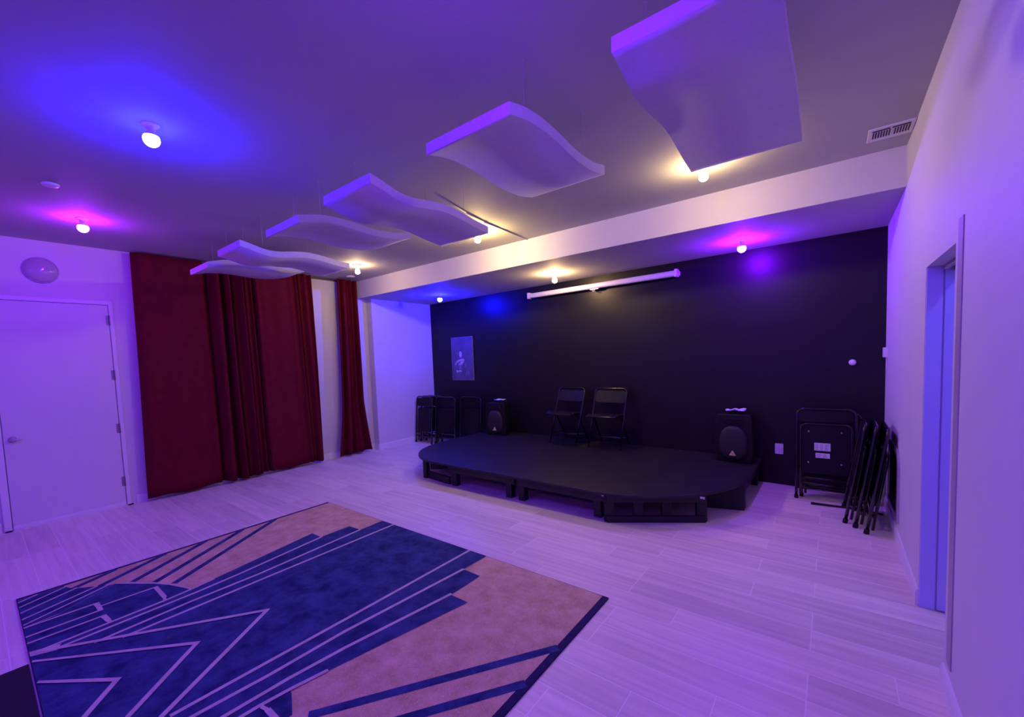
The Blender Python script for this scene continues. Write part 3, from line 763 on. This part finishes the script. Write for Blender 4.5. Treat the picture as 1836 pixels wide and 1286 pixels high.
# right corner: folded chair showing its seat underside with two stickers
f4 = thing('folded_chair', 'folded black chair with two white stickers on its seat underside', 'folded chair', (-.045, 4.70, 0), rot=(math.radians(-9), 0, math.radians(2)))
w = .215
b = MB(); b.tube(utube(w, .012, .84, .011, .02, .02, .06), .012, 10); fr = b.build('frame', M['black_metal'], f4)
for s in (-1, 1):
    b = MB(); b.lathe([(.017, 0), (.017, .03), (.0135, .036)], 12, Matrix.Translation((s * w, .02, 0))); b.build('rubber_foot', M['rubber'], fr)
b = MB(); b.tube(utube(w - .03, .05, .70, .010, -.012, -.008, .05), .010, 10); b.build('rear_leg_frame', M['black_metal'], f4)
b = MB(); b.tube([(-w + .03, -.012, .205), (w - .03, -.012, .205)], .008, 8); b.tube([(-w, .02, .15), (w, .02, .15)], .007, 8); b.tube([(-w, .02, .10), (w, .02, .10)], .007, 8); b.build('stretcher', M['black_metal'], f4)
b = MB(); b.prism(rrect(-.185, .185, .245, .70, .03), -.002, .030); seat = b.build('seat', M['black_seat'], f4, bevel=.006)
curved_panel(w - .01, .715, .82, lambda z: .014, .012, -.01).build('backrest', M['black_seat'], f4, bevel=.003)
for x, z in ((-.125, .63), (.115, .63), (-.125, .345), (.115, .345)):
    b = MB(); b.lathe([(.007, 0), (.007, .002), (.004, .004)], 12, Matrix.Translation((x, -.002, z)) @ Matrix.Rotation(PI / 2, 4, 'X')); b.build('screw', M['steel'], seat)
def sticker(x0, x1, z0, z1, rows, cols):
    b = MB(); b.box(x0, x1, -.0032, -.0021, z0, z1); o = b.build('sticker', M['paper'], f4); o['label'] = 'white sticker'
    b = MB()
    cw = (x1 - x0 - .012) / cols; rh = (z1 - z0 - .010) / rows
    for i in range(cols):
        for j in range(rows):
            L_ = cw * (.6 + .3 * random.random()); xx = x0 + .006 + i * cw; zz = z0 + .006 + j * rh
            b.box(xx, xx + L_, -.0036, -.0031, zz, zz + rh * .42)
    b.build('print', M['ink'], o)
sticker(-.082, .036, .458, .528, 6, 3); sticker(-.072, .032, .392, .436, 4, 2)
dup(f1, (-.01, 4.79, 0), (math.radians(-8), 0, math.radians(2)), 'folded black chair standing directly behind the stickered chair')
# chairs leaning sideways against the right wall
RZ = -PI / 2
def leaner(x, y, tilt, label, yaw=0, group=None): return dup(f1, (x, y, 0), (math.radians(tilt), 0, RZ + math.radians(yaw)), label, group)
leaner(.205, 4.265, -8.3, 'folded black chair leaning against the right wall, nearest to the doorway', 0)
leaner(.145, 4.36, -8.3, 'folded black chair in the middle of the leaning stack by the right wall', 0)
leaner(.085, 4.435, -8.3, 'folded black chair of the leaning stack standing farthest from the right wall', 0)
# low framed panel on the right wall beside the chairs
t = thing('framed_panel', 'grey rounded-top framed glossy panel low on the right wall behind black chairs', 'panel', (XR, 4.225, .40), 0)
def rtop(w, z0, z1, r): return [(-w, z0), (w, z0)] + arc(w - r, z1 - r, r, 0, 90, 7) + arc(-w + r, z1 - r, r, 90, 180, 7)
o1 = rtop(.315, -.245, .265, .13); o2 = rtop(.270, -.205, .225, .10)
b = MB(); n_ = len(o1)
vs = [(x, a, c) for x in (-.014, .002) for a, c in o1] + [(x, a, c) for x in (-.014, .002) for a, c in o2]
fs = []
for i in range(n_):
    j = (i + 1) % n_
    fs += [(i, j, n_ + j, n_ + i), (2 * n_ + i, 3 * n_ + i, 3 * n_ + j, 2 * n_ + j), (i, 2 * n_ + i, 2 * n_ + j, j), (n_ + i, n_ + j, 3 * n_ + j, 3 * n_ + i)]
b._add(vs, fs); b.build('frame', M['greyframe'], t)
b = MB(); b.prism(o2, -.006, .001, 'x'); b.build('panel', M['maroon'], t)
# thin rod on the floor
b = MB(); b.tube([(-.137, 4.575, .011), (.10, 4.600, .010), (.335, 4.555, .010)], [.010, .008, .008], 8); b.tube([(-.145, 4.574, .011), (-.120, 4.577, .011)], .0115, 10)
tag(b.build('floor_rod', M['rubber']), 'thin black rod lying on the floor under the leaning chairs', 'rod')

# ------------------------------------------------------------------ camera
f, yaw, pitch, roll, h, cx, cy = 754.75041, 0.66631, -0.06391, -0.0395, 1.41674, 901.64771, 689.98014
w_ = Vector((-math.sin(yaw) * math.cos(pitch), math.cos(yaw) * math.cos(pitch), math.sin(pitch)))
r0 = Vector((math.cos(yaw), math.sin(yaw), 0)); u0 = r0.cross(w_)
rr = r0 * math.cos(roll) + u0 * math.sin(roll); uu = -r0 * math.sin(roll) + u0 * math.cos(roll)
cam = bpy.data.cameras.new('camera'); co = bpy.data.objects.new('camera', cam); C.objects.link(co)
co.matrix_world = Matrix(((rr.x, uu.x, -w_.x, 0), (rr.y, uu.y, -w_.y, 0), (rr.z, uu.z, -w_.z, h), (0, 0, 0, 1)))
cam.sensor_width = 36; cam.sensor_fit = 'HORIZONTAL'; cam.lens = f / 1836 * 36
cam.shift_x = (918 - cx) / 1836; cam.shift_y = (cy - 643) / 1836
cam.clip_start = .01
sc.camera = co

# ------------------------------------------------------------------ world and view
wd = bpy.data.worlds.new('world'); sc.world = wd; wd.use_nodes = True
wd.node_tree.nodes['Background'].inputs[0].default_value = (0, 0, 0, 1)
sc.view_settings.view_transform = 'Standard'; sc.view_settings.look = 'None'
sc.view_settings.exposure = 0.33; sc.view_settings.gamma = 1.0; sc.view_settings.use_curve_mapping = False
sc.cycles.use_denoising = True
sc.cycles.max_bounces = 7; sc.cycles.diffuse_bounces = 5
sc.cycles.sample_clamp_indirect = 8.0
